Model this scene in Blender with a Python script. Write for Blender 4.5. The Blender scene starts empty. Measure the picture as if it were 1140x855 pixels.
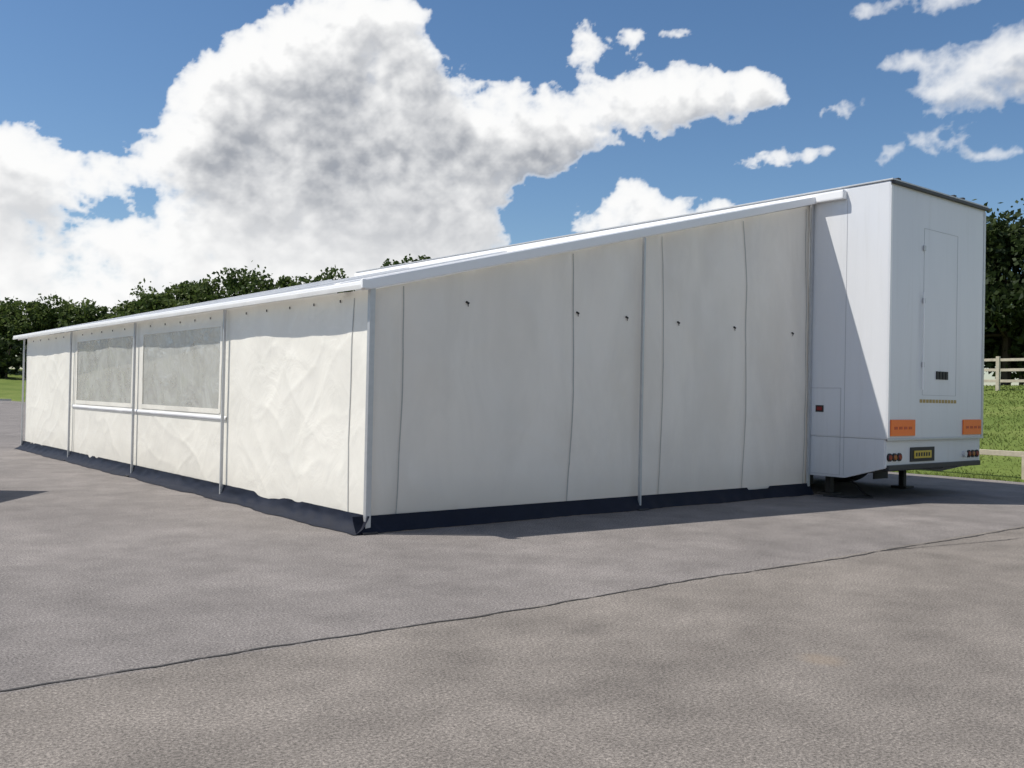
import bpy, bmesh, math, random
import numpy as np
from mathutils import Vector, Matrix, noise as mn

random.seed(7); rng=np.random.default_rng(7)
sc=bpy.context.scene
CY,SY=0.7768,0.6298
def V(X,Y):   # survey frame -> world
    return (X*CY+Y*SY-4.404, -X*SY+Y*CY-7.507)

# ------------------------------------------------------------------ materials
def newmat(name):
    m=bpy.data.materials.new(name); m.use_nodes=True
    nt=m.node_tree; nt.nodes.clear()
    out=nt.nodes.new('ShaderNodeOutputMaterial')
    return m,nt,out
def N(nt,t,**k):
    n=nt.nodes.new(t)
    for a,b in k.items(): setattr(n,a,b)
    return n
def pos(nt,scale=(1,1,1)):
    g=N(nt,'ShaderNodeNewGeometry')
    if scale==(1,1,1): return g.outputs['Position']
    mp=N(nt,'ShaderNodeMapping')
    mp.inputs['Scale'].default_value=scale
    nt.links.new(g.outputs['Position'],mp.inputs['Vector']); return mp.outputs[0]
def noise(nt,vec,scale,detail=4,rough=.55,dist=0):
    n=N(nt,'ShaderNodeTexNoise'); n.inputs['Scale'].default_value=scale
    n.inputs['Detail'].default_value=detail; n.inputs['Roughness'].default_value=rough
    n.inputs['Distortion'].default_value=dist
    nt.links.new(vec,n.inputs['Vector']); return n.outputs['Fac']
def ramp(nt,fac,stops):
    r=N(nt,'ShaderNodeValToRGB')
    while len(r.color_ramp.elements)<len(stops): r.color_ramp.elements.new(.5)
    for e,(p,c) in zip(r.color_ramp.elements,stops):
        e.position=p; e.color=(c[0],c[1],c[2],1) if hasattr(c,'__len__') else (c,c,c,1)
    nt.links.new(fac,r.inputs[0]); return r.outputs[0]
def mix(nt,fac,a,b,mode='MIX'):
    m=N(nt,'ShaderNodeMix',data_type='RGBA',blend_type=mode)
    for s,v in ((m.inputs[0],fac),(m.inputs[6],a),(m.inputs[7],b)):
        if isinstance(v,(int,float)): s.default_value=v
        elif isinstance(v,tuple): s.default_value=(*v,1)
        else: nt.links.new(v,s)
    return m.outputs[2]
def math_(nt,op,a,b=0,c=None):
    m=N(nt,'ShaderNodeMath',operation=op)
    for i,v in enumerate((a,b,c)):
        if v is None: continue
        if isinstance(v,(int,float)): m.inputs[i].default_value=v
        else: nt.links.new(v,m.inputs[i])
    return m.outputs[0]
def bump(nt,h,strength,dist=.02):
    b=N(nt,'ShaderNodeBump'); b.inputs['Strength'].default_value=strength; b.inputs['Distance'].default_value=dist
    nt.links.new(h,b.inputs['Height']); return b.outputs[0]
def princ(nt,out,col,rough=.5,metal=0,normal=None,link=True,spec=.5):
    p=N(nt,'ShaderNodeBsdfPrincipled')
    if isinstance(col,tuple): p.inputs['Base Color'].default_value=(*col,1)
    else: nt.links.new(col,p.inputs['Base Color'])
    if isinstance(rough,(int,float)): p.inputs['Roughness'].default_value=rough
    else: nt.links.new(rough,p.inputs['Roughness'])
    p.inputs['Metallic'].default_value=metal; p.inputs['Specular IOR Level'].default_value=spec
    if normal is not None: nt.links.new(normal,p.inputs['Normal'])
    if link: nt.links.new(p.outputs[0],out.inputs[0])
    return p
def simple(name,col,rough=.5,metal=0,var=.12,scale=6,bmp=0,spec=.5):
    m,nt,out=newmat(name); v=pos(nt)
    f=noise(nt,v,scale,2)
    c=mix(nt,f,tuple(x*(1-var) for x in col),tuple(min(1,x*(1+var)) for x in col))
    nr=bump(nt,noise(nt,v,scale*12,2),bmp,.01) if bmp else None
    princ(nt,out,c,rough,metal,nr,spec=spec); return m
def mr(nt,v,a,b,c,d,t='SMOOTHSTEP'):
    m=N(nt,'ShaderNodeMapRange',interpolation_type=t); nt.links.new(v,m.inputs[0])
    for i,q in zip((1,2,3,4),(a,b,c,d)): m.inputs[i].default_value=q
    return m.outputs[0]
def fabric(name,col,trans,tcol,bstr=.5,stretch=(1,1,.6),bscale=3.0,grime=.7,dark=.87):
    m,nt,out=newmat(name)
    f=noise(nt,pos(nt,stretch),1.6,4,.62,.5)
    c=mix(nt,mr(nt,f,.3,.7,0,1),tuple(x*dark for x in col),col)  # mottled base colour; on the front wall it paints in transmitted light
    if grime:
        g=N(nt,'ShaderNodeNewGeometry'); s=N(nt,'ShaderNodeSeparateXYZ'); nt.links.new(g.outputs['Position'],s.inputs[0])
        low=math_(nt,'MULTIPLY',math_(nt,'MAXIMUM',math_(nt,'MULTIPLY_ADD',s.outputs[2],-2.0,1.0),0),f)
        c=mix(nt,math_(nt,'MULTIPLY',low,grime),c,(.42,.37,.29))
    nr=bump(nt,noise(nt,pos(nt,stretch),bscale,4,.58,.9),bstr,.05)
    p=princ(nt,out,c,.45,0,nr,link=False)
    t=N(nt,'ShaderNodeBsdfTranslucent'); t.inputs[0].default_value=(*tcol,1)
    mx=N(nt,'ShaderNodeMixShader'); mx.inputs[0].default_value=trans
    nt.links.new(p.outputs[0],mx.inputs[1]); nt.links.new(t.outputs[0],mx.inputs[2]); nt.links.new(mx.outputs[0],out.inputs[0])
    return m
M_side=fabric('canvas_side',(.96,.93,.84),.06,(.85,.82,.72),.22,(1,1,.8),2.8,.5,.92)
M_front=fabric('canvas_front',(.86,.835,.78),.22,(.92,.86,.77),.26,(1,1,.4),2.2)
M_roof=fabric('canvas_roof',(.90,.90,.89),.35,(.85,.85,.83),.08,grime=0)
M_bar=simple('white_awning_bar',(.90,.90,.90),.35,0,.03)
M_alu=simple('aluminium',(.52,.53,.54),.42,.4,.1,20)
M_skirt=simple('black_pvc_skirt',(.008,.011,.022),.6,0,.3,5,.2,spec=.2)
M_seam=simple('grey_zip',(.44,.44,.42),.6,0,.15,30)
M_seaml=simple('pale_stitching',(.62,.61,.56),.6,0,.1,30)
M_black=simple('black_rubber',(.02,.02,.02),.6,0,.2)
M_dark=simple('dark_steel',(.04,.04,.045),.5,.3,.3)
M_red=simple('red_lens',(.22,.02,.02),.2)
M_amber=simple('amber_lens',(.30,.10,.03),.2)
M_clear=simple('clear_lens',(.6,.6,.6),.15)
M_orange=simple('orange_marker',(.92,.20,.03),.45,0,.08,30)
M_yellow=simple('yellow_plate',(.55,.40,.05),.4)
M_ochre=simple('ochre_lettering',(.42,.30,.10),.5,0,.5,60)
M_wood=simple('weathered_wood',(.48,.43,.34),.8,0,.3,8,.3)
M_kerb=simple('concrete_kerb',(.5,.49,.45),.85,0,.15)
M_glassd=simple('dark_glass',(.02,.025,.03),.08)
M_vanp=simple('van_paint',(.05,.06,.09),.25)
M_mtext=simple('marker_text_paint',(.55,.08,.02),.5)

m,nt,out=newmat('white_trailer_paint'); v=pos(nt)
f=noise(nt,pos(nt,(1,1,.25)),2.2,4,.6)
c=mix(nt,f,(.68,.70,.73),(.79,.80,.82))
g=N(nt,'ShaderNodeNewGeometry'); s=N(nt,'ShaderNodeSeparateXYZ'); nt.links.new(g.outputs['Position'],s.inputs[0])
low=math_(nt,'MULTIPLY',math_(nt,'MAXIMUM',math_(nt,'MULTIPLY_ADD',s.outputs[2],-.9,1.1),0),f)
c=mix(nt,math_(nt,'MULTIPLY',low,.6),c,(.36,.33,.28))
streak=mr(nt,noise(nt,pos(nt,(7,7,.4)),1.6,3,.6),.50,.78,0,.13)
c=mix(nt,streak,c,(.45,.44,.40))
princ(nt,out,c,.30,0,bump(nt,noise(nt,v,1.5,1),.08,.02)); M_paint=m
M_groove=simple('panel_gap',(.46,.47,.49),.6)

m,nt,out=newmat('clear_vinyl_window'); v=pos(nt)
f=noise(nt,v,2.5,4,.6,.6)
p=princ(nt,out,(.66,.67,.64),.12,0,bump(nt,f,.5,.06),link=False)
tr=N(nt,'ShaderNodeBsdfTransparent'); tr.inputs[0].default_value=(.88,.90,.88,1)
mx=N(nt,'ShaderNodeMixShader'); fc=mr(nt,f,.35,.7,.36,.66)
nt.links.new(fc,mx.inputs[0]); nt.links.new(p.outputs[0],mx.inputs[1]); nt.links.new(tr.outputs[0],mx.inputs[2]); nt.links.new(mx.outputs[0],out.inputs[0])
M_vinyl=m

# asphalt
m,nt,out=newmat('asphalt'); v=pos(nt)
big=noise(nt,v,.3,4,.62,.6); mid=noise(nt,v,1.7,5,.72); fine=noise(nt,v,70,4,.95)
base=ramp(nt,big,[(.3,(.160,.146,.138)),(.7,(.212,.193,.182))])
base=mix(nt,.75,base,ramp(nt,mid,[(.3,.35),(.7,.65)]),'OVERLAY')
base=mix(nt,1.0,base,ramp(nt,fine,[(.34,.10),(.5,.47),(.64,.95)]),'OVERLAY')
sp=N(nt,'ShaderNodeSeparateXYZ'); nt.links.new(v,sp.inputs[0])
yy=math_(nt,'ADD',sp.outputs[1],math_(nt,'MULTIPLY',mid,.06))
near=math_(nt,'LESS_THAN',yy,-3.10)
base=mix(nt,math_(nt,'MULTIPLY',near,.75),base,mix(nt,1.0,base,(1.02,.99,.91),'MULTIPLY'))
st=N(nt,'ShaderNodeTexVoronoi'); st.inputs['Scale'].default_value=.55; nt.links.new(v,st.inputs['Vector'])
stf=ramp(nt,math_(nt,'ADD',st.outputs['Distance'],math_(nt,'MULTIPLY',mid,.22)),[(.13,1.0),(.24,0.0)])
base=mix(nt,math_(nt,'MULTIPLY',stf,.28),base,(.085,.076,.068))
dn=N(nt,'ShaderNodeVectorMath',operation='DISTANCE'); nt.links.new(v,dn.inputs[0]); dn.inputs[1].default_value=(-.23,-4.83,0)
rd=math_(nt,'ADD',dn.outputs['Value'],math_(nt,'MULTIPLY',math_(nt,'SUBTRACT',mid,.5),.20))
base=mix(nt,math_(nt,'MULTIPLY',math_(nt,'SUBTRACT',1.0,mr(nt,rd,.06,.16,0,1)),.4),base,(.24,.185,.13))
princ(nt,out,base,.88,0,bump(nt,fine,.35,.006),spec=.3); M_asph=m
M_joint=simple('tar_joint',(.045,.042,.040),.8,0,.4,40)

m,nt,out=newmat('grass_ground'); v=pos(nt)
c=ramp(nt,noise(nt,v,.35,4,.65),[(.3,(.085,.125,.025)),(.55,(.125,.165,.038)),(.75,(.19,.20,.065))])
c=mix(nt,.4,c,ramp(nt,noise(nt,v,9,3,.7),[(.3,.3),(.7,.75)]),'OVERLAY')
princ(nt,out,c,.95,0,spec=.15); M_grass=m
def leafmat(name,a,b,tr=.35):
    m,nt,out=newmat(name)
    at=N(nt,'ShaderNodeAttribute',attribute_name='rnd')
    c=mix(nt,at.outputs['Fac'],a,b)
    p=princ(nt,out,c,.65,link=False,spec=.25)
    t=N(nt,'ShaderNodeBsdfTranslucent'); nt.links.new(c,t.inputs[0])
    mx=N(nt,'ShaderNodeMixShader'); mx.inputs[0].default_value=tr
    nt.links.new(p.outputs[0],mx.inputs[1]); nt.links.new(t.outputs[0],mx.inputs[2]); nt.links.new(mx.outputs[0],out.inputs[0]); return m
M_leafA=leafmat('leaves_mid',(.045,.075,.018),(.135,.18,.05))
M_leafB=leafmat('leaves_dark',(.024,.040,.014),(.080,.110,.032))
M_blade=leafmat('grass_blades',(.10,.15,.03),(.20,.23,.06),.5)
M_bark=simple('bark',(.09,.07,.05),.9,0,.3,5,.4)

# ------------------------------------------------------------------ mesh helpers
def link(o,parent=None):
    sc.collection.objects.link(o)
    if parent: o.parent=parent
    return o
def mesh(name,vs,fs,mat,parent=None,smooth=False):
    me=bpy.data.meshes.new(name); me.from_pydata([tuple(v) for v in vs],[],fs); me.update()
    me.materials.append(mat)
    if smooth: me.polygons.foreach_set('use_smooth',[True]*len(me.polygons))
    return link(bpy.data.objects.new(name,me),parent)
def empty(name):
    e=bpy.data.objects.new(name,None); e.empty_display_size=.3; return link(e)
def bm_obj(name,bm,mat,parent,smooth=False):
    me=bpy.data.meshes.new(name); bm.to_mesh(me); bm.free(); me.materials.append(mat)
    if smooth: me.polygons.foreach_set('use_smooth',[True]*len(me.polygons))
    return link(bpy.data.objects.new(name,me),parent)
def box(name,lo,hi,mat,parent=None,bev=0):
    bm=bmesh.new(); bmesh.ops.create_cube(bm,size=1)
    for v in bm.verts:
        v.co=Vector([lo[i]+(v.co[i]+.5)*(hi[i]-lo[i]) for i in range(3)])
    if bev: bmesh.ops.bevel(bm,geom=bm.edges[:],offset=bev,segments=2,affect='EDGES',profile=.7)
    return bm_obj(name,bm,mat,parent)
def beam(name,a,b,w,h,mat,parent=None,bev=.004):
    a=Vector(a);b=Vector(b); d=b-a; L=d.length
    bm=bmesh.new(); bmesh.ops.create_cube(bm,size=1)
    for v in bm.verts: v.co=Vector((v.co.x*w,v.co.y*h,v.co.z*L))
    if bev: bmesh.ops.bevel(bm,geom=bm.edges[:],offset=bev,segments=2,affect='EDGES',profile=.7)
    z=d.normalized(); up=Vector((0,0,1)) if abs(z.z)<.9 else Vector((0,1,0))
    x=up.cross(z).normalized(); y=z.cross(x)
    M=Matrix((x,y,z)).transposed().to_4x4(); M.translation=(a+b)/2
    bm.transform(M); return bm_obj(name,bm,mat,parent)
def cyl(name,a,b,r,mat,parent=None,seg=24,r2=None):
    a=Vector(a);b=Vector(b); d=b-a
    bm=bmesh.new(); bmesh.ops.create_cone(bm,cap_ends=True,segments=seg,radius1=r,radius2=r if r2 is None else r2,depth=d.length)
    M=d.to_track_quat('Z','Y').to_matrix().to_4x4(); M.translation=(a+b)/2
    bm.transform(M); return bm_obj(name,bm,mat,parent,False)
def extr(name,poly,axis,a,b,mat,parent=None,bev=0):
    n=len(poly); vs=[]
    for t in (a,b):
        for p in poly: vs.append((t,p[0],p[1]) if axis=='x' else (p[0],t,p[1]))
    bm=bmesh.new(); bv=[bm.verts.new(v) for v in vs]
    bm.faces.new(bv[:n]); bm.faces.new(bv[n:][::-1])
    for i in range(n): bm.faces.new((bv[i],bv[i+n],bv[(i+1)%n+n],bv[(i+1)%n]))
    bmesh.ops.recalc_face_normals(bm,faces=bm.faces[:])
    if bev: bmesh.ops.bevel(bm,geom=bm.edges[:],offset=bev,segments=2,affect='EDGES',profile=.7)
    return bm_obj(name,bm,mat,parent)
def sheet(name,u0,u1,v0,v1,nu,nv,f,mat,parent=None,skip=None):
    vs=[];fs=[]
    for j in range(nv+1):
        for i in range(nu+1):
            vs.append(f(u0+(u1-u0)*i/nu, v0+(v1-v0)*j/nv))
    for j in range(nv):
        for i in range(nu):
            if skip and skip(u0+(u1-u0)*(i+.5)/nu, v0+(v1-v0)*(j+.5)/nv): continue
            a=j*(nu+1)+i; fs.append((a,a+1,a+nu+2,a+nu+1))
    return mesh(name,vs,fs,mat,parent,True)
def nz(x,y,z=0): return mn.noise(Vector((x,y,z)))
def ridge(x,y,z=0): return 1-abs(mn.noise(Vector((x,y,z))))*2

# ------------------------------------------------------------------ ground
W=6.915; L=13.34; HE=2.20; HW=3.954; SL=(HW-HE)/W
def sm(a,b,x):
    t=min(1,max(0,(x-a)/(b-a))); return t*t*(3-2*t)
def terr(x,y):
    e=0
    if x>12.1:
        d=x-12.1; e=max(e, .095*d*sm(0,2.5,d) if d<22 else 2.09+ .01*min(d-22,60))
    if y>76: e=max(e,min(3.2,.075*(y-76)))
    if e>0: e+=.10*nz(x*.15,y*.15)*min(1,e*2)
    return e
def axis_pts(core0,core1,step,far):
    a=list(np.arange(core0,core1+1e-6,step)); d=step; hi=[core1]; lo=[core0]
    while hi[-1]<far: d*=1.35; hi.append(hi[-1]+d)
    d=step
    while lo[-1]>-far: d*=1.35; lo.append(lo[-1]-d)
    return sorted(set(lo[1:]+a+hi[1:]))
xs=axis_pts(-9.9,60.1,1.1,1500); ys=axis_pts(-20,130,1.5,1500)
xs=sorted(set([x for x in xs if abs(x-12.1)>.4]+[12.1])); ys=sorted(set([y for y in ys if abs(y-76)>.5]+[76.0]))
vs=[(x,y,terr(x,y)-.02) for y in ys for x in xs]; n=len(xs)
fs=[(j*n+i,j*n+i+1,j*n+n+i+1,j*n+n+i) for j in range(len(ys)-1) for i in range(n-1)]
mesh('ground',vs,fs,M_grass,smooth=True)
ey=list(np.arange(-30,76,.25)); vs=[(-400,-400,0),(12.05,-400,0)]+[(12.05+.10*nz(y*.5,0,4)+.05*nz(y*2.3,0,5),y,0) for y in ey]+[(12.05,75.9,0),(-400,75.9,0)]
mesh('asphalt_paving',vs,[tuple(range(len(vs)))],M_asph)
def joint(x,xe,fy,w0,name):
    vs=[];fs=[];k=0
    while x<xe:
        yc=fy(x)+.05*nz(x*.6,0)+.022*nz(x*4,3)+.008*nz(x*15,8); w=max(.002,w0*(1+.8*nz(x*3,9)+.9*nz(x*14,2)))
        vs+=[(x,yc-w,.004),(x,yc+w*.9,.004)]
        if k: fs.append((2*k-2,2*k,2*k+1,2*k-1))
        k+=1; x+=.03
    mesh(name,vs,fs,M_joint)
joint(-30,12,lambda x:-3.14-.012*x,.009,'pavement_joint')
joint(3.2,12,lambda x:-3.18-.18*(x-3.2),.005,'pavement_crack')
box('kerb',(-120,75.9,-.05),(12.2,76.1,.13),M_kerb,None,.02)

# ------------------------------------------------------------------ awning
A=empty('awning_tent')
poles=[0,3.204,6.454,9.855,L]
def pinch(s,pts):
    for a,b in zip(pts[:-1],pts[1:]):
        if a<=s<=b: return math.sin(math.pi*(s-a)/(b-a))**.5
    return 0
def side_x(s,z):
    p=pinch(s,poles)
    d=.032*p*nz(s*.45,z*.5,1.3)
    d+=p*.011*nz(s*1.1+z*1.0,z*1.0-s*.5,4)
    d+=p*.005*(max(0,ridge(s*1.1-z*1.3,z*1.0+s*.4,8))**4)
    d+=p*.004*(max(0,ridge(s*1.9+z*1.8,z*1.3-s*.6,18))**4)
    d+=.003*nz(s*4,z*2.5,2)
    d+=.004*math.sin(s*14)*max(0,(z-1.85))/.3
    return -d
def side(s,z): return (side_x(s,z),s,z)
wins=[(3.42,6.24),(6.66,9.62)]; WZ0,WZ1=1.02,2.04
def inwin(s,z): return any(a<s<b for a,b in wins) and WZ0<z<WZ1
sheet('side_wall_canvas',0,L,.12,2.215,600,92,side,M_side,A,inwin)
for i,(a,b) in enumerate(wins):
    sheet('side_window_%d'%(i+1),a-.02,b+.02,WZ0-.02,WZ1+.02,60,24,lambda s,z:(side_x(s,z)+.006,s,z),M_vinyl,A)
    for nm,q in (('l',(a-.03,a+.03,WZ0-.03,WZ1+.03)),('r',(b-.03,b+.03,WZ0-.03,WZ1+.03)),('t',(a,b,WZ1-.02,WZ1+.04)),('b',(a,b,WZ0-.04,WZ0+.02))):
        sheet('window_hem_%d%s'%(i+1,nm),q[0],q[1],q[2],q[3],40 if nm in 'tb' else 2,2 if nm in 'tb' else 40,lambda s,z:(side_x(s,z)-.005,s,z),M_side,A)
def band(s,v):
    z=.905+.055*v; return (side_x(s,z)-.010*math.sin(math.pi*v)-.004,s,z)
sheet('side_band',3.2,9.85,0,1,200,6,band,M_bar,A)
sheet('side_band_line',3.2,9.85,0,1,200,1,lambda s,v:(side_x(s,.9)-.005,s,.892+.010*v),M_seam,A)  # thin grey strip just below the band
for i,s in enumerate(poles):
    if i==0: continue
    beam('side_pole_%d'%i,(-.050,s,0.02),(-.050,s,2.2),.030,.03,M_alu,A)
    box('pole_foot_%d'%i,(-.13,s-.07,0.001),(.02,s+.07,.02),M_dark,A,.004)
beam('corner_pole',(-.005,-.045,.02),(-.005,-.045,2.24),.055,.045,M_alu,A)
box('corner_foot',(-.08,-.12,.001),(.07,.03,.02),M_dark,A,.004)
def sseam(name,s0,w=.008,mat=M_seam,z0=.13,z1=2.15,curve=.0):
    sheet(name,-w,w,z0,z1,1,60,lambda u,z:(side_x(s0+u,z)-.004,s0+u+curve*math.sin(z*1.6),z),mat,A)
sseam('side_zip_1',.30,.008,M_seam,curve=.03); sseam('side_zip_2',9.72,.008,M_seaml); sseam('side_zip_3',6.60,.008,M_seaml); sseam('side_zip_4',3.30,.008,M_seaml)
k=0
for a,b in zip(poles[:-1],poles[1:]):
    for i in range(1,6):
        s=a+(b-a)*i/6; k+=1
        cyl('eave_hook_%d'%k,(side_x(s,2.12)-.012,s,2.12),(side_x(s,2.12)-.012,s,2.145),.006,M_black,A,8)
def sskirt(s,t):
    fl=.03+.09*(1-t)**1.5+ .06*nz(s*.9,0,5)*(1-t)+.03*nz(s*4,0,7)*(1-t)
    if t<.15: return (-fl-.04-.05*nz(s*1.5,1,2),s,.006+.004*nz(s*8,0,1))
    return (-fl*(1-t)-.012+ .012*nz(s*5,t*2,3),s,.008+.155*t)
sheet('side_skirt',-.10,L+.1,0,1,420,14,sskirt,M_skirt,A)

def ztop(x): return HE+SL*x
fseams=[.0,.35,2.48,3.54,3.95,5.48,6.9]
def fr_y(x,v):
    z=v*ztop(x); p=pinch(x,[0,3.54,6.915])
    d=.07*p*nz(x*.45,z*.4,11)
    d+=.022*nz(x*2.2+z*.2,z*.40,3)
    d+=.014*nz(x*1.4+z*.9,z*1.0-x*.4,6)
    d+=.006*nz(x*5,z*1.6,2)
    d+=.006*(max(0,ridge(x*1.2+z*.8,z*.8-x*.3,28))**4)
    d+=.016*math.sin(x*9+1.5*nz(x,0,9))*max(0,v-.80)/.20
    d+=.010*nz(x*4,0,19)*max(0,.25-v)/.25
    for q in fseams: d-=.020*math.exp(-((x-q)/.07)**2)
    return -d
def front(x,v): return (x,fr_y(x,v),.13+v*(ztop(x)-.13))
sheet('front_wall_canvas',.02,W-.02,0,1,300,140,front,M_front,A)
def fseam(name,x0,w,curve,mat=M_seam):
    def f(u,v):
        x=x0+u+curve*math.sin(v*2.6)+.008*nz(v*4,x0,3); a=front(x,v); return (a[0],a[1]-.006,a[2])
    sheet(name,-w,w,0.0,.99,1,70,f,mat,A)
fseam('front_zip_1',.33,.006,.04); fseam('front_zip_2',2.46,.007,.05); fseam('front_zip_3',3.90,.007,.04)
fseam('front_zip_4',5.44,.007,.05); fseam('front_zip_5',6.78,.008,.02)
beam('front_pole',(3.54,-.05,.02),(3.54,-.05,ztop(3.54)),.026,.035,M_alu,A)
box('front_pole_foot',(3.46,-.13,.001),(3.62,.02,.02),M_dark,A,.004)
beam('wall_channel',(6.88,-.02,.1),(6.88,-.02,HW),.05,.03,M_alu,A)
for i,x in enumerate((1.10,2.56,3.30,4.19,5.21,6.47)):
    v=(2.17-.13)/(ztop(x)-.15); y=fr_y(x,v)-.012
    beam('toggle_%d'%(i+1),(x-.016,y,2.18),(x+.020,y,2.165),.016,.018,M_black,A,.003)
    beam('toggle_strap_%d'%(i+1),(x+.01,y+.004,2.17),(x+.014,y+.004,2.135),.006,.005,M_black,A,0)
def fskirt(x,t):
    fl=.06*(1-t)**1.5+.05*nz(x*1.1,0,15)*(1-t)+.02*nz(x*5,0,17)*(1-t)
    return (x,-.02-max(0,fl)-.02*(1-t),.007+.005*nz(x*9,1,1)*(1-t)+.150*t)
sheet('front_skirt',-.14,W,0,1,240,10,fskirt,M_skirt,A)
sheet('back_wall_canvas',.02,W-.02,0,1,60,30,lambda x,v:(x,L-.02+.02*nz(x,v*3,4),.13+v*(ztop(x)-.15)),M_front,A)
raft=[0,3.3,6.6,10,L+.25]
def roof(x,s):
    sag=.04*pinch(min(max(s,0),L+.25),raft)*math.sin(math.pi*min(1,max(0,x/W)))
    return (x,s,ztop(x)+.055-sag+.004*nz(x*2,s*2,6))
sheet('roof_canvas',-.10,W,-.05,L+.25,60,120,roof,M_roof,A)
def slope_bar(name,y,w,h,dz,mat=M_bar,x0=-.12,x1=W-.02):
    return beam(name,(x0,y,ztop(x0)+dz),(x1,y,ztop(x1)+dz),w,h,mat,A,.012)
slope_bar('front_fascia',-.07,.07,.095,.06)
for i,s in enumerate(raft[1:-1]): slope_bar('rafter_%d'%(i+1),s,.06,.06,.055)
slope_bar('inner_roller',.42,.10,.08,.072,x0=-.10)
slope_bar('back_fascia',L+.25,.07,.10,.05)
beam('eave_bar',(-.13,-.14,2.235),(-.13,L+.45,2.235),.065,.065,M_bar,A,.015)
beam('eave_drip_strip',(-.165,-.14,2.21),(-.165,L+.45,2.21),.008,.04,M_roof,A,0)
box('eave_end_cap',(-.175,-.17,2.195),(-.088,-.141,2.275),M_bar,A,.008)

# ------------------------------------------------------------------ trailer
T=empty('transporter_trailer')
x0,x1=W,W+2.61; yr=-1.14; yf=12.45
box('body',(x0,yr,.80),(x1,yf,4.11),M_paint,T,.025)
sk=[(yf-2.6,.27),(-.55,.27),(-1.10,.43),(-1.10,.799),(yf-2.6,.799)]
extr('side_locker_skirt_left',sk,'x',x0+.001,x0+.05,M_paint,T,.004)
extr('side_locker_skirt_right',sk,'x',x1-.05,x1-.001,M_paint,T,.004)
box('roof_cap',(x0-.01,yr-.03,4.112),(x1+.015,yf,4.135),M_alu,T,.008)
box('rear_top_rail',(x0+.01,yr-.045,4.07),(x1+.03,yr-.002,4.11),M_dark,T,.008)
for i,x in enumerate((x0+.12,x0+1.60,x0+1.85)): box('roof_marker_%d'%i,(x,yr-.03,4.136),(x+.07,yr+.02,4.158),M_dark,T,.006)
box('rear_corner_post_left',(x0+.002,yr-.006,.82),(x0+.05,yr,4.05),M_bar,T,.002)
box('rear_corner_post_right',(x1-.06,yr-.008,.82),(x1-.002,yr,4.05),M_alu,T,.002)
box('awning_rail',(x0-.10,-.52,3.955),(x0-.002,yf-.1,4.075),M_bar,T,.02)
box('side_gap',(x0-.003,-.533,.30),(x0,-.527,3.94),M_groove,T)
for nm,lo,hi in (('t',(-.47,1.45),(-.02,1.456)),('b',(-.47,.30),(-.02,.306)),('r',(-.478,.30),(-.472,1.456)),('l',(-.02,.30),(-.014,1.456))):
    box('locker_gap_'+nm,(x0-.004,lo[0],lo[1]),(x0+.001,hi[0],hi[1]),M_groove,T)
box('side_reflector',(x0-.012,-.20,1.15),(x0-.001,-.12,1.20),M_red,T,.003)
box('side_reflector_frame',(x0-.007,-.22,1.13),(x0-.0005,-.10,1.22),M_black,T,.002)
dx0,dx1,dz0,dz1=x0+.86,x0+1.78,1.38,3.60
for nm,lo,hi in (('t',(dx0,dz1),(dx1,dz1+.005)),('b',(dx0,dz0),(dx1,dz0+.005)),('l',(dx0,dz0),(dx0+.005,dz1)),('r',(dx1,dz0),(dx1+.005,dz1))):
    box('door_gap_'+nm,(lo[0],yr-.003,lo[1]),(hi[0],yr+.001,hi[1]),M_groove,T)
for i,z in enumerate((1.75,2.6,3.3)): box('door_hinge_%d'%i,(dx0-.04,yr-.022,z),(dx0+.015,yr-.006,z+.07),M_alu,T,.005)
beam('door_lock_rod',(dx0-.03,yr-.025,1.45),(dx0-.03,yr-.025,2.75),.016,.016,M_bar,T)
for i in range(4): box('vent_slot_%d'%i,(dx0+.36+i*.085,yr-.016,1.60),(dx0+.42+i*.085,yr-.002,1.71),M_black,T,.003)
for i in range(12): box('lettering_%d'%i,(x0+.80+i*.085,yr-.006,1.28),(x0+.86+i*.085,yr-.0005,1.325),M_ochre,T)
for i,(a,b) in enumerate(((x0+.06,x0+.66),(x1-.62,x1-.09))):
    box('marker_board_%d'%(i+1),(a,yr-.022,.845),(b,yr-.002,1.055),M_orange,T,.006)
    for j in range(4):
        box('marker_text_%d_%d'%(i,j),(a+.07+j*.12,yr-.025,.93),(a+.15+j*.12,yr-.0221,.965),M_mtext,T)
box('rear_light_beam',(x0+.03,yr+.03,.44),(x1-.03,yr+.12,.785),M_paint,T,.01)
box('bumper_bar',(x0+.05,yr+.0,.40),(x1-.05,yr+.10,.47),M_dark,T,.01)
box('sill_rail',(x0+.0,yr-.015,.785),(x1,yr+.0,.81),M_alu,T,.004)
cols=[M_red,M_amber,M_red]
for i,x in enumerate((.10,.22,.34)):
    for nm,xx in (('l',x0+x),('r',x1-x-.03)):
        cyl('lamp_rim_%s%d'%(nm,i),(xx,yr+.03,.57),(xx,yr+.008,.57),.052,M_black,T)
        cyl('lamp_%s%d'%(nm,i),(xx,yr+.008,.57),(xx,yr-.004,.57),.036,cols[i],T,24,.030)
cyl('reverse_lamp',(x1-.50,yr+.03,.57),(x1-.50,yr-.004,.57),.042,M_clear,T)
box('number_plate_plinth',(x0+.62,yr+.015,.50),(x0+1.25,yr+.029,.69),M_black,T,.003)
box('number_plate',(x0+.70,yr+.004,.545),(x0+1.15,yr+.0145,.645),M_yellow,T,.003)
for j in range(6): box('plate_glyph_%d'%j,(x0+.735+j*.066,yr+.001,.57),(x0+.77+j*.066,yr+.0039,.62),M_black,T)
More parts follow.
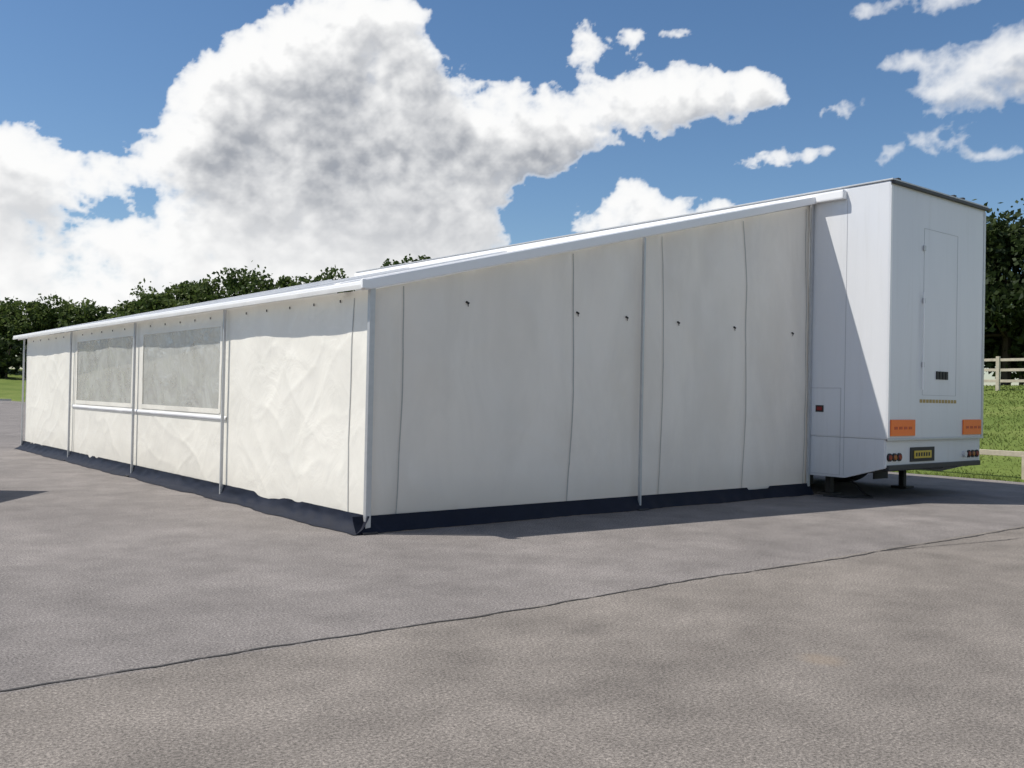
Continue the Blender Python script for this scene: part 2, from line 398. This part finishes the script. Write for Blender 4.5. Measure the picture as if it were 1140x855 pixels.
box('chassis_left',(x0+.75,yr+.3,.55),(x0+.90,yf-.5,.79),M_dark,T,.01); box('chassis_right',(x1-.90,yr+.3,.55),(x1-.75,yf-.5,.79),M_dark,T,.01)
box('underbody_tray',(x0+.10,-.7,.33),(x1-.25,.3,.60),M_dark,T,.02)
for i,y in enumerate((.9,2.2)):
    for nm,(a,b) in (('l',(x0+.10,x0+.46)),('r',(x1-.46,x1-.10))):
        bm=bmesh.new(); bmesh.ops.create_cone(bm,cap_ends=True,segments=40,radius1=.46,radius2=.46,depth=b-a)
        bmesh.ops.bevel(bm,geom=[e for e in bm.edges if abs(e.verts[0].co.z-e.verts[1].co.z)<1e-5],offset=.05,segments=3,affect='EDGES')
        bm.transform(Matrix.Translation(((a+b)/2,y,.46))@Matrix.Rotation(math.pi/2,4,'Y')); bm_obj('tyre_%s%d'%(nm,i),bm,M_black,T,False)
        cyl('hub_%s%d'%(nm,i),(a-.01 if nm=='l' else b+.01,y,.46),((a+b)/2,y,.46),.24,M_alu,T)
    cyl('axle_%d'%i,(x0+.3,y,.46),(x1-.3,y,.46),.07,M_dark,T)
for nm,x in (('left',x0+.28),('right',x1-.4)):
    beam('stabiliser_leg_'+nm,(x,-.15,.03),(x,-.15,.6),.08,.08,M_black,T)
    box('stabiliser_foot_'+nm,(x-.12,-.27,.002),(x+.12,-.03,.035),M_black,T,.006)
for nm,x in (('left',x0+.7),('right',x1-.8)):
    beam('landing_leg_'+nm,(x,yf-2.4,.03),(x,yf-2.4,.8),.1,.1,M_dark,T)
box('mudflap',(x0+.1,.25,.10),(x0+.5,.27,.6),M_black,T); box('mudflap_right',(x1-.5,.25,.10),(x1-.1,.27,.6),M_black,T)
pts=[(x0-.02,-.25,.012),(x0+.05,-.55,.012),(x0+.35,-.75,.012),(x0+.6,-.5,.015),(x0+.62,-.2,.25)]
for i,(a,b) in enumerate(zip(pts[:-1],pts[1:])): cyl('air_hose_%d'%i,a,b,.012,M_black,T,8)

# ------------------------------------------------------------------ parked van (mostly out of frame, casts the shadow at left)
vn=empty('parked_van')
prof=[(-2.3,.35),(-2.35,.8),(-2.30,1.05),(-1.6,1.25),(-.9,2.05),(-.6,2.18),(2.2,2.20),(2.35,2.05),(2.42,1.2),(2.42,.4)]
extr('body',[(a,b) for a,b in prof],'y',-.93,.93,M_vanp,vn,.05)
extr('windscreen',[(-1.53,1.30),(-.93,1.98),(-.90,1.95),(-1.50,1.27)],'y',-.8,.8,M_glassd,vn)
for sgn in (-1,1):
    box('side_glass_%d'%sgn,(-.75,sgn*.935-.003,1.30),(.1,sgn*.935+.003,1.9),M_glassd,vn)
box('rear_glass',(2.395,-.7,1.3),(2.425,.7,1.85),M_glassd,vn)
for i,xx in enumerate((-1.55,1.55)):
    for sgn in (-1,1):
        cyl('wheel_%d_%d'%(i,sgn),(xx,sgn*.98,.34),(xx,sgn*.72,.34),.34,M_black,vn,32); cyl('hub_%d_%d'%(i,sgn),(xx,sgn*.99,.34),(xx,sgn*.9,.34),.2,M_alu,vn)
px_,py_=V(-9.1,10.4)
vn.matrix_world=Matrix.Translation((px_,py_,0))@Matrix.Rotation(math.atan2(-SY,CY)+.05,4,'Z')

# ------------------------------------------------------------------ fences
def fence(name,pts,hp,rails,rw,rh,pw,step=2.4):
    F=empty(name); k=0
    for (ax,ay),(bx,by) in zip(pts[:-1],pts[1:]):
        Ls=math.hypot(bx-ax,by-ay); n=max(1,int(Ls/step)); prev=None
        for i in range(n+1):
            x=ax+(bx-ax)*i/n; y=ay+(by-ay)*i/n; z=terr(x,y)-.02; k+=1
            beam('post_%d'%k,(x,y,z-.2),(x+random.uniform(-.01,.01),y,z+hp),pw,pw,M_wood,F,.008)
            if prev:
                for r in rails:
                    beam('rail_%d_%d'%(k,int(r*100)),(prev[0],prev[1],prev[2]+r+random.uniform(-.01,.01)),(x,y,z+r),rw,rh,M_wood,F,.006)
            prev=(x,y,z)
fence('low_rail_fence',[(12.7,-22.0),(12.7,40)],.42,[.44],.10,.09,.11,2.6)
fence('post_and_rail_fence',[(31,-30.0),(31.5,60)],1.25,[.35,.75,1.12],.04,.10,.12,2.2)

# ------------------------------------------------------------------ vegetation
def quads(cent,size,seed):
    r=np.random.default_rng(seed); n=len(cent)
    a=r.normal(size=(n,3)); a/=np.linalg.norm(a,axis=1)[:,None]
    b=r.normal(size=(n,3)); b-= (a*b).sum(1)[:,None]*a; b/=np.linalg.norm(b,axis=1)[:,None]
    s=size*r.uniform(.5,1.3,(n,1)); a=a*s; b=b*s*.65
    return np.stack([cent-a,cent-b*.9+a*.1,cent+a,cent+b],1).reshape(-1,3)
def tree_mesh(specs,leafmat_,name,parent=None):
    V_=[];F_=[];MI=[];R_=[]; off=0
    for (x,y,z,h,r,nc,nl,ls,seed,lowc) in specs:
        g=np.random.default_rng(seed)
        cz=h*(lowc+1)/2; rz=h*(1-lowc)/2
        d=g.normal(size=(nc,3)); d/=np.linalg.norm(d,axis=1)[:,None]
        rad=g.uniform(.35,1,(nc,1))**.6
        cl=d*rad*np.array([r*.85,r*.85,rz*.88])+np.array([0,0,cz])
        cr=g.uniform(.16,.36,nc)*min(r,rz)
        ct=g.normal(0,.13,nc)
        def limb(a,b,ra,rb):
            nonlocal off
            a=np.array(a,float);b=np.array(b,float);dd=b-a; dd/=np.linalg.norm(dd)+1e-9
            u=np.cross(dd,[.3,.9,.1]);u/=np.linalg.norm(u);w=np.cross(dd,u)
            for q,rr in ((a,ra),(b,rb)):
                for i in range(6):
                    t=i*math.pi/3; V_.append(q+rr*(u*math.cos(t)+w*math.sin(t))+np.array([x,y,z]))
            for i in range(6):
                F_.append((off+i,off+(i+1)%6,off+6+(i+1)%6,off+6+i)); MI.append(1); R_.append(0)
            off+=12
        tr=h*.022
        limb((0,0,-.3),(0,0,h*.35),tr*1.3,tr); limb((0,0,h*.35),(g.normal()*.3,g.normal()*.3,h*.75),tr,tr*.4)
        for i in range(min(nc,14)): limb((0,0,h*g.uniform(.25,.6)),cl[i],tr*.5,tr*.12)
        ci=g.integers(0,nc,nl)
        dd=g.normal(size=(nl,3)); dd/=np.linalg.norm(dd,axis=1)[:,None]
        c=cl[ci]+dd*(cr[ci]*(g.uniform(.5,1.12,nl)+.25*g.exponential(.5,nl)))[:,None]*np.array([1,1,.8])
        c+=np.array([x,y,z]); kp=c[:,2]>z+.1; c=c[kp]; ci=ci[kp]
        q=quads(c,ls,seed+1); V_.extend(list(q))
        for i in range(len(c)): F_.append((off+4*i,off+4*i+1,off+4*i+2,off+4*i+3))
        tone=g.normal(0,.16)
        MI+= [0]*len(c); R_+=list(np.clip(g.normal(.45,.20,len(c))+tone+ct[ci],0,1)); off+=4*len(c)
    me=bpy.data.meshes.new(name); me.from_pydata([tuple(v) for v in V_],[],F_)
    me.materials.append(leafmat_); me.materials.append(M_bark)
    me.polygons.foreach_set('material_index',MI)
    at=me.attributes.new('rnd','FLOAT','FACE'); at.data.foreach_set('value',[float(r) for r in R_])
    return link(bpy.data.objects.new(name,me),parent)
sp=[];g=np.random.default_rng(5)
def addt(X,Y,h,r,nl,ls,lowc=.05,nc=34):
    x,y=V(X,Y); sp.append((x,y,terr(x,y)-.1,h,r,nc,nl,ls,int(g.integers(1e6)),lowc))
for X,h,r in [(-66,8.2,5),(-60,8.6,4.5),(-55,8.4,4.5),(-51,9.4,4),(-47.5,8.2,3.6),(-44.5,8.6,3)]: addt(X,108,h,r,6000,.28,nc=46)
for X,h,r in [(-45,9.6,3.5),(-41.5,12.0,4.6),(-37.5,13.6,4.4),(-33.5,13.9,4.8),(-29.5,13.6,4.6),(-26,13.6,4.4),(-22.5,14.2,4.6),(-18.5,13.4,4.2),(-14.5,15.2,4.2),(-10.5,16.8,4.2),(-4,12,5),(3,12,5)]: addt(X,114,h,r,7500,.28,nc=60)
for i in range(16): addt(12+i*8+g.uniform(-2,2),115+g.uniform(-5,8),g.uniform(10,13),g.uniform(4.5,6),1500,.6)
for i in range(10): addt(-74-i*8,108-i*3,g.uniform(8.5,11),g.uniform(4.5,6),1500,.6)
tree_mesh(sp,M_leafA,'distant_tree_line')
sp=[]
for i in range(40): addt(-78+i*2.2+g.uniform(-1,1),98+g.uniform(-1,2),g.uniform(3.2,5.6),g.uniform(2,2.8),900,.30,0.0,16)
tree_mesh(sp,M_leafB,'hedgerow')
for i,(X,Y,h,r) in enumerate([(26.0,50,10.2,4.6),(29.5,47,9.6,4.2),(34,50,10.8,5),(24,58,9.5,4.6),(40,52,11,5)]):
    sp=[]; addt(X,Y,h-1.0,r,16000,.20,.02,70)
    tree_mesh(sp,M_leafB,'broadleaf_tree')
nb=70000; g=np.random.default_rng(9)
bx=12.05+ (g.random(nb)**1.8)*22; by=-6+g.random(nb)*34-(bx-12)*.2
cl=np.array([terr(a,b)-.02 for a,b in zip(bx,by)])
hgt=g.uniform(.02,.07,nb)*(1+ .6*np.array([nz(a*.7,b*.7,2) for a,b in zip(bx,by)]))
ang=g.uniform(0,2*math.pi,nb); w=.010+.0008*(bx-12)
lean=g.normal(0,.03,(nb,2))
b0=np.stack([bx-np.cos(ang)*w,by-np.sin(ang)*w,cl],1); b1=np.stack([bx+np.cos(ang)*w,by+np.sin(ang)*w,cl],1)
b2=np.stack([bx+lean[:,0],by+lean[:,1],cl+hgt],1)
vv=np.stack([b0,b1,b2],1).reshape(-1,3)
me=bpy.data.meshes.new('grass'); me.from_pydata(vv.tolist(),[],[(3*i,3*i+1,3*i+2) for i in range(nb)])
me.materials.append(M_blade); at=me.attributes.new('rnd','FLOAT','FACE'); at.data.foreach_set('value',g.random(nb).astype(np.float32))
link(bpy.data.objects.new('grass',me))

# ------------------------------------------------------------------ sun and sky
sd=Vector((-1.0,.74,2.05)).normalized()
sl=bpy.data.lights.new('sun','SUN'); sl.energy=5.0; sl.angle=math.radians(.53); sl.color=(1,.95,.87)
so=link(bpy.data.objects.new('sun',sl)); so.rotation_euler=sd.to_track_quat('Z','Y').to_euler()
so.location=(0,0,30)
w=bpy.data.worlds.new('World'); sc.world=w; w.use_nodes=True; nt=w.node_tree; nt.nodes.clear()
out=N(nt,'ShaderNodeOutputWorld')
sky=N(nt,'ShaderNodeTexSky'); sky.sky_type='NISHITA'; sky.sun_disc=False
sky.sun_elevation=math.asin(sd.z); sky.sun_rotation=math.atan2(sd.x,sd.y)
sky.altitude=100; sky.air_density=1.0; sky.dust_density=.5; sky.ozone_density=3.0
hs=N(nt,'ShaderNodeHueSaturation'); hs.inputs['Saturation'].default_value=1.14; nt.links.new(sky.outputs[0],hs.inputs['Color'])
cb=N(nt,'ShaderNodeBackground'); cb.inputs[1].default_value=.108; nt.links.new(hs.outputs[0],cb.inputs[0])
nt.links.new(cb.outputs[0],out.inputs[0])

# cloud layer: a dome whose cloud cover and self-shadowing are computed per vertex
prm=np.random.default_rng(21); PT=np.concatenate([prm.permutation(256)]*3); GA=prm.uniform(0,2*math.pi,256); GX,GY=np.cos(GA),np.sin(GA)
def perlin(x,y):
    xi=np.floor(x).astype(int); yi=np.floor(y).astype(int); xf=x-xi; yf=y-yi
    u=xf*xf*xf*(xf*(xf*6-15)+10); v=yf*yf*yf*(yf*(yf*6-15)+10)
    def gr(ix,iy,dx,dy):
        h=PT[PT[ix&255]+(iy&255)]; return GX[h]*dx+GY[h]*dy
    a=gr(xi,yi,xf,yf);b=gr(xi+1,yi,xf-1,yf);c=gr(xi,yi+1,xf,yf-1);d=gr(xi+1,yi+1,xf-1,yf-1)
    return (a+u*(b-a))*(1-v)+(c+u*(d-c))*v
def fbm(x,y,o,g=.5,bil=False):
    s=np.zeros_like(x);a=1.;t=0
    for i in range(o):
        p=perlin(x+17.3*i,y-9.1*i)*1.5
        s+=a*(1-2*np.abs(p)*1.4 if bil else p); t+=a; a*=g; x=x*2.03; y=y*2.03
    return s/t
# az, el, radius-az, radius-el, weight  (degrees, survey frame)
B=[(-10.4,20.8,3.8,3.2,1.15),(-6.8,20.8,2.6,2.2,1.05),(-14.0,18.4,3.2,3.0,1.1),(-17.0,16.0,3.6,3.2,1.1),(-19.3,13.6,3.4,2.9,1.1),(-11.5,15.4,7.0,5.0,1.4),(-5.5,15.6,5.0,3.8,1.3),
(-1.0,15.6,4.5,2.7,1.2),(3.5,16.4,4.0,2.5,1.2),(7.6,17.2,3.6,2.4,1.15),(11.5,17.5,3.2,2.0,1.1),(14.2,17.5,2.4,1.3,1.0),(.5,13.8,3.0,1.8,.95),(-4.6,12.0,4.6,3.4,1.2),(-10.2,11.2,6,4.4,1.4),(-16,10.8,4.6,3.2,1.15),
(-20.8,8.0,5.0,2.6,1.1),(-15,6.6,6,3.2,1.25),(-8,7.4,5.5,3.8,1.3),(-3.0,9.2,3.0,2.4,1.05),(-25,4.6,5.5,2.6,1.05),(-31,5,6,3.0,1.1),
(-27,11.2,3.2,2.4,1.15),(-24.2,11.6,2.4,1.6,1.0),(-30,12.0,4,2.6,1.1),(-29,8,4.0,3.0,1.1),
(4.0,20.2,1.7,1.6,.78),(6.8,20.4,1.5,.9,.66),(9.5,20.6,1.2,.6,.5),
(5.0,10.6,2.2,1.6,1.0),(7.4,11.7,2.2,1.5,1.0),(10.0,10.9,2.6,1.4,1.0),(12.6,10.9,1.8,1.0,.85),
(22.1,18.3,2.2,1.1,.78),(24.9,17.4,3.2,2.0,.92),(27.6,18.2,2.6,1.7,.88),(25.6,15.9,2.4,1.4,.78),(22.5,13.8,3.0,1.0,.72),(14.6,13.9,3.0,1.1,.68),(18.8,16.4,2.2,.9,.62),(29.5,15.9,3.0,2.2,1.0),(25.7,21.6,4.5,1.1,.78),(20,21.6,3.0,.8,.66),(26.5,13.0,2.4,.7,.6),(17.5,14.2,1.8,.5,.55)]
def dens(az,el,oct_=6):
    wx=fbm(az*.16+3,el*.16,2)*1.4; wy=fbm(az*.16-8,el*.16+5,2)*1.0
    a=az+wx; e=el+wy
    s=np.zeros_like(az)
    for bz,be,ra,re,wt in B:
        r2=((a-bz)/ra)**2+((e-be)/re)**2
        s+=wt*np.exp(-r2*1.7)
    s=1.25*(1-np.exp(-s*1.15))           # saturating union
    out_=np.clip((np.hypot(az/38.,(el-10)/19.)-1)/.3,0,1)
    gen=fbm(az*.035+40,el*.06+7,3)*1.4+.30
    far=np.hypot(((az+93.)+180)%360-180,(el-58)*1.2)    # keep the sun itself clear
    gen=gen-np.clip(1.6-far/28,0,1.6)
    s=s*(1-out_)+np.clip(gen,0,1)*out_
    n=fbm(az*.26,el*.34,oct_,.56)*.62+ (fbm(az*.50+5,el*.60,max(2,oct_-1),.52,True)-.35)*.30
    return s-.52+n*.80
fine=np.arange(-33,33.01,.07); azs=np.concatenate([np.arange(-180,-33,2.0),fine,np.arange(34.5,180.1,2.0)]); azs[-1]=180
els=np.concatenate([np.arange(-.5,25.6,.07),np.arange(26.5,90,1.5),[90.]])
AZ,EL=np.meshgrid(azs,els)
D0=dens(AZ,EL,8)
# optical depth marched towards the sun (up and to the left in this part of the sky)
tau=np.zeros_like(D0); st=[.25,.6,1.1,1.8,2.7,3.8]; pw=0
for q in st:
    dd_=np.clip(dens(AZ-.55*q,EL+.85*q,5 if q<1.5 else 3),0,.7); tau+=dd_*(q-pw); pw=q
lit=np.exp(-np.clip(tau-.15,0,None)*.72)
rel=np.clip((dens(AZ,EL,5)-dens(AZ-.45,EL+.70,5))*.55,-.13,.16)
wisp=np.clip((AZ-15)/5,0,1)*(AZ<40)
alpha=1-np.exp(-np.clip(D0+.03,0,None)*(11-7.5*wisp)); alpha=np.clip(alpha,0,1)
thin=np.clip(D0/.16,0,1)
hz=np.clip((EL-6.5)/6.5,0,1)                      # low clouds wash out in haze
patch=fbm(AZ*.13+2.7,EL*.17+1.1,3)                # broad lighter and darker billows
L_=.34+.78*lit+rel*(.35+.65*thin)+.30*patch
left=np.clip((-19-AZ)/5,0,1)
L_=L_+(.18*left)
L_=L_*hz+(1-hz)*(.74+.26*np.clip(L_,0,1.0))
L_=1-(1-L_)*(.30+.70*thin)
L_=np.clip(L_,.0,1.0)
c0=np.array([.24,.265,.315]); c1=np.array([.985,.985,.98])
tt=np.clip((L_-.25)/.75,0,1)[...,None]**.9
C=c0*(1-tt)+c1*tt
R=1450.
ar,er=np.radians(AZ),np.radians(EL)
X=np.sin(ar)*np.cos(er);Y=np.cos(ar)*np.cos(er);Z=np.sin(er)
P=np.stack([(X*CY+Y*SY)*R-4.4,(-X*SY+Y*CY)*R-7.5,Z*R],-1).reshape(-1,3)
nA,nE=len(azs),len(els)
ii=(np.arange(nE-1)[:,None]*nA+np.arange(nA-1)[None,:]).ravel()
F=np.stack([ii,ii+nA,ii+nA+1,ii+1],1)
me=bpy.data.meshes.new('sky'); me.vertices.add(len(P)); me.vertices.foreach_set('co',P.astype(np.float32).ravel())
me.loops.add(F.size); me.loops.foreach_set('vertex_index',F.ravel().astype(np.int32))
me.polygons.add(len(F)); me.polygons.foreach_set('loop_start',(np.arange(len(F))*4).astype(np.int32)); 
me.update(calc_edges=True)
at=me.attributes.new('cloud','FLOAT_COLOR','POINT'); at.data.foreach_set('color',np.concatenate([C.reshape(-1,3),alpha.reshape(-1,1)],1).astype(np.float32).ravel())
m,nt,out=newmat('cloud_layer'); at=N(nt,'ShaderNodeAttribute',attribute_name='cloud')
em=N(nt,'ShaderNodeEmission'); nt.links.new(at.outputs['Color'],em.inputs[0]); tr=N(nt,'ShaderNodeBsdfTransparent'); mx=N(nt,'ShaderNodeMixShader')
nt.links.new(at.outputs['Alpha'],mx.inputs[0]); nt.links.new(tr.outputs[0],mx.inputs[1]); nt.links.new(em.outputs[0],mx.inputs[2]); nt.links.new(mx.outputs[0],out.inputs[0])
m.cycles.emission_sampling='NONE'
me.materials.append(m); me.polygons.foreach_set('use_smooth',[True]*len(me.polygons)); link(bpy.data.objects.new('sky',me))

# ------------------------------------------------------------------ camera
cam=bpy.data.cameras.new('camera'); cam.sensor_width=36; cam.lens=1056.9/1140*36; cam.clip_end=5000; cam.clip_start=.05
co=link(bpy.data.objects.new('camera',cam)); sc.camera=co
pi_,ro=.0111,.0200
f=Vector((0,math.cos(pi_),math.sin(pi_))); r0=Vector((1,0,0)); u0=Vector((0,-math.sin(pi_),math.cos(pi_)))
r=r0*math.cos(ro)+u0*math.sin(ro); u=u0*math.cos(ro)-r0*math.sin(ro)
rot=lambda v:Vector((v.x*CY+v.y*SY,-v.x*SY+v.y*CY,v.z))
r,u,f=rot(r),rot(u),rot(f)
Mx=Matrix((r,u,-f)).transposed().to_4x4(); Mx.translation=(-4.404,-7.507,1.28); co.matrix_world=Mx
sc.view_settings.view_transform='Standard'; sc.view_settings.look='None'; sc.view_settings.exposure=0
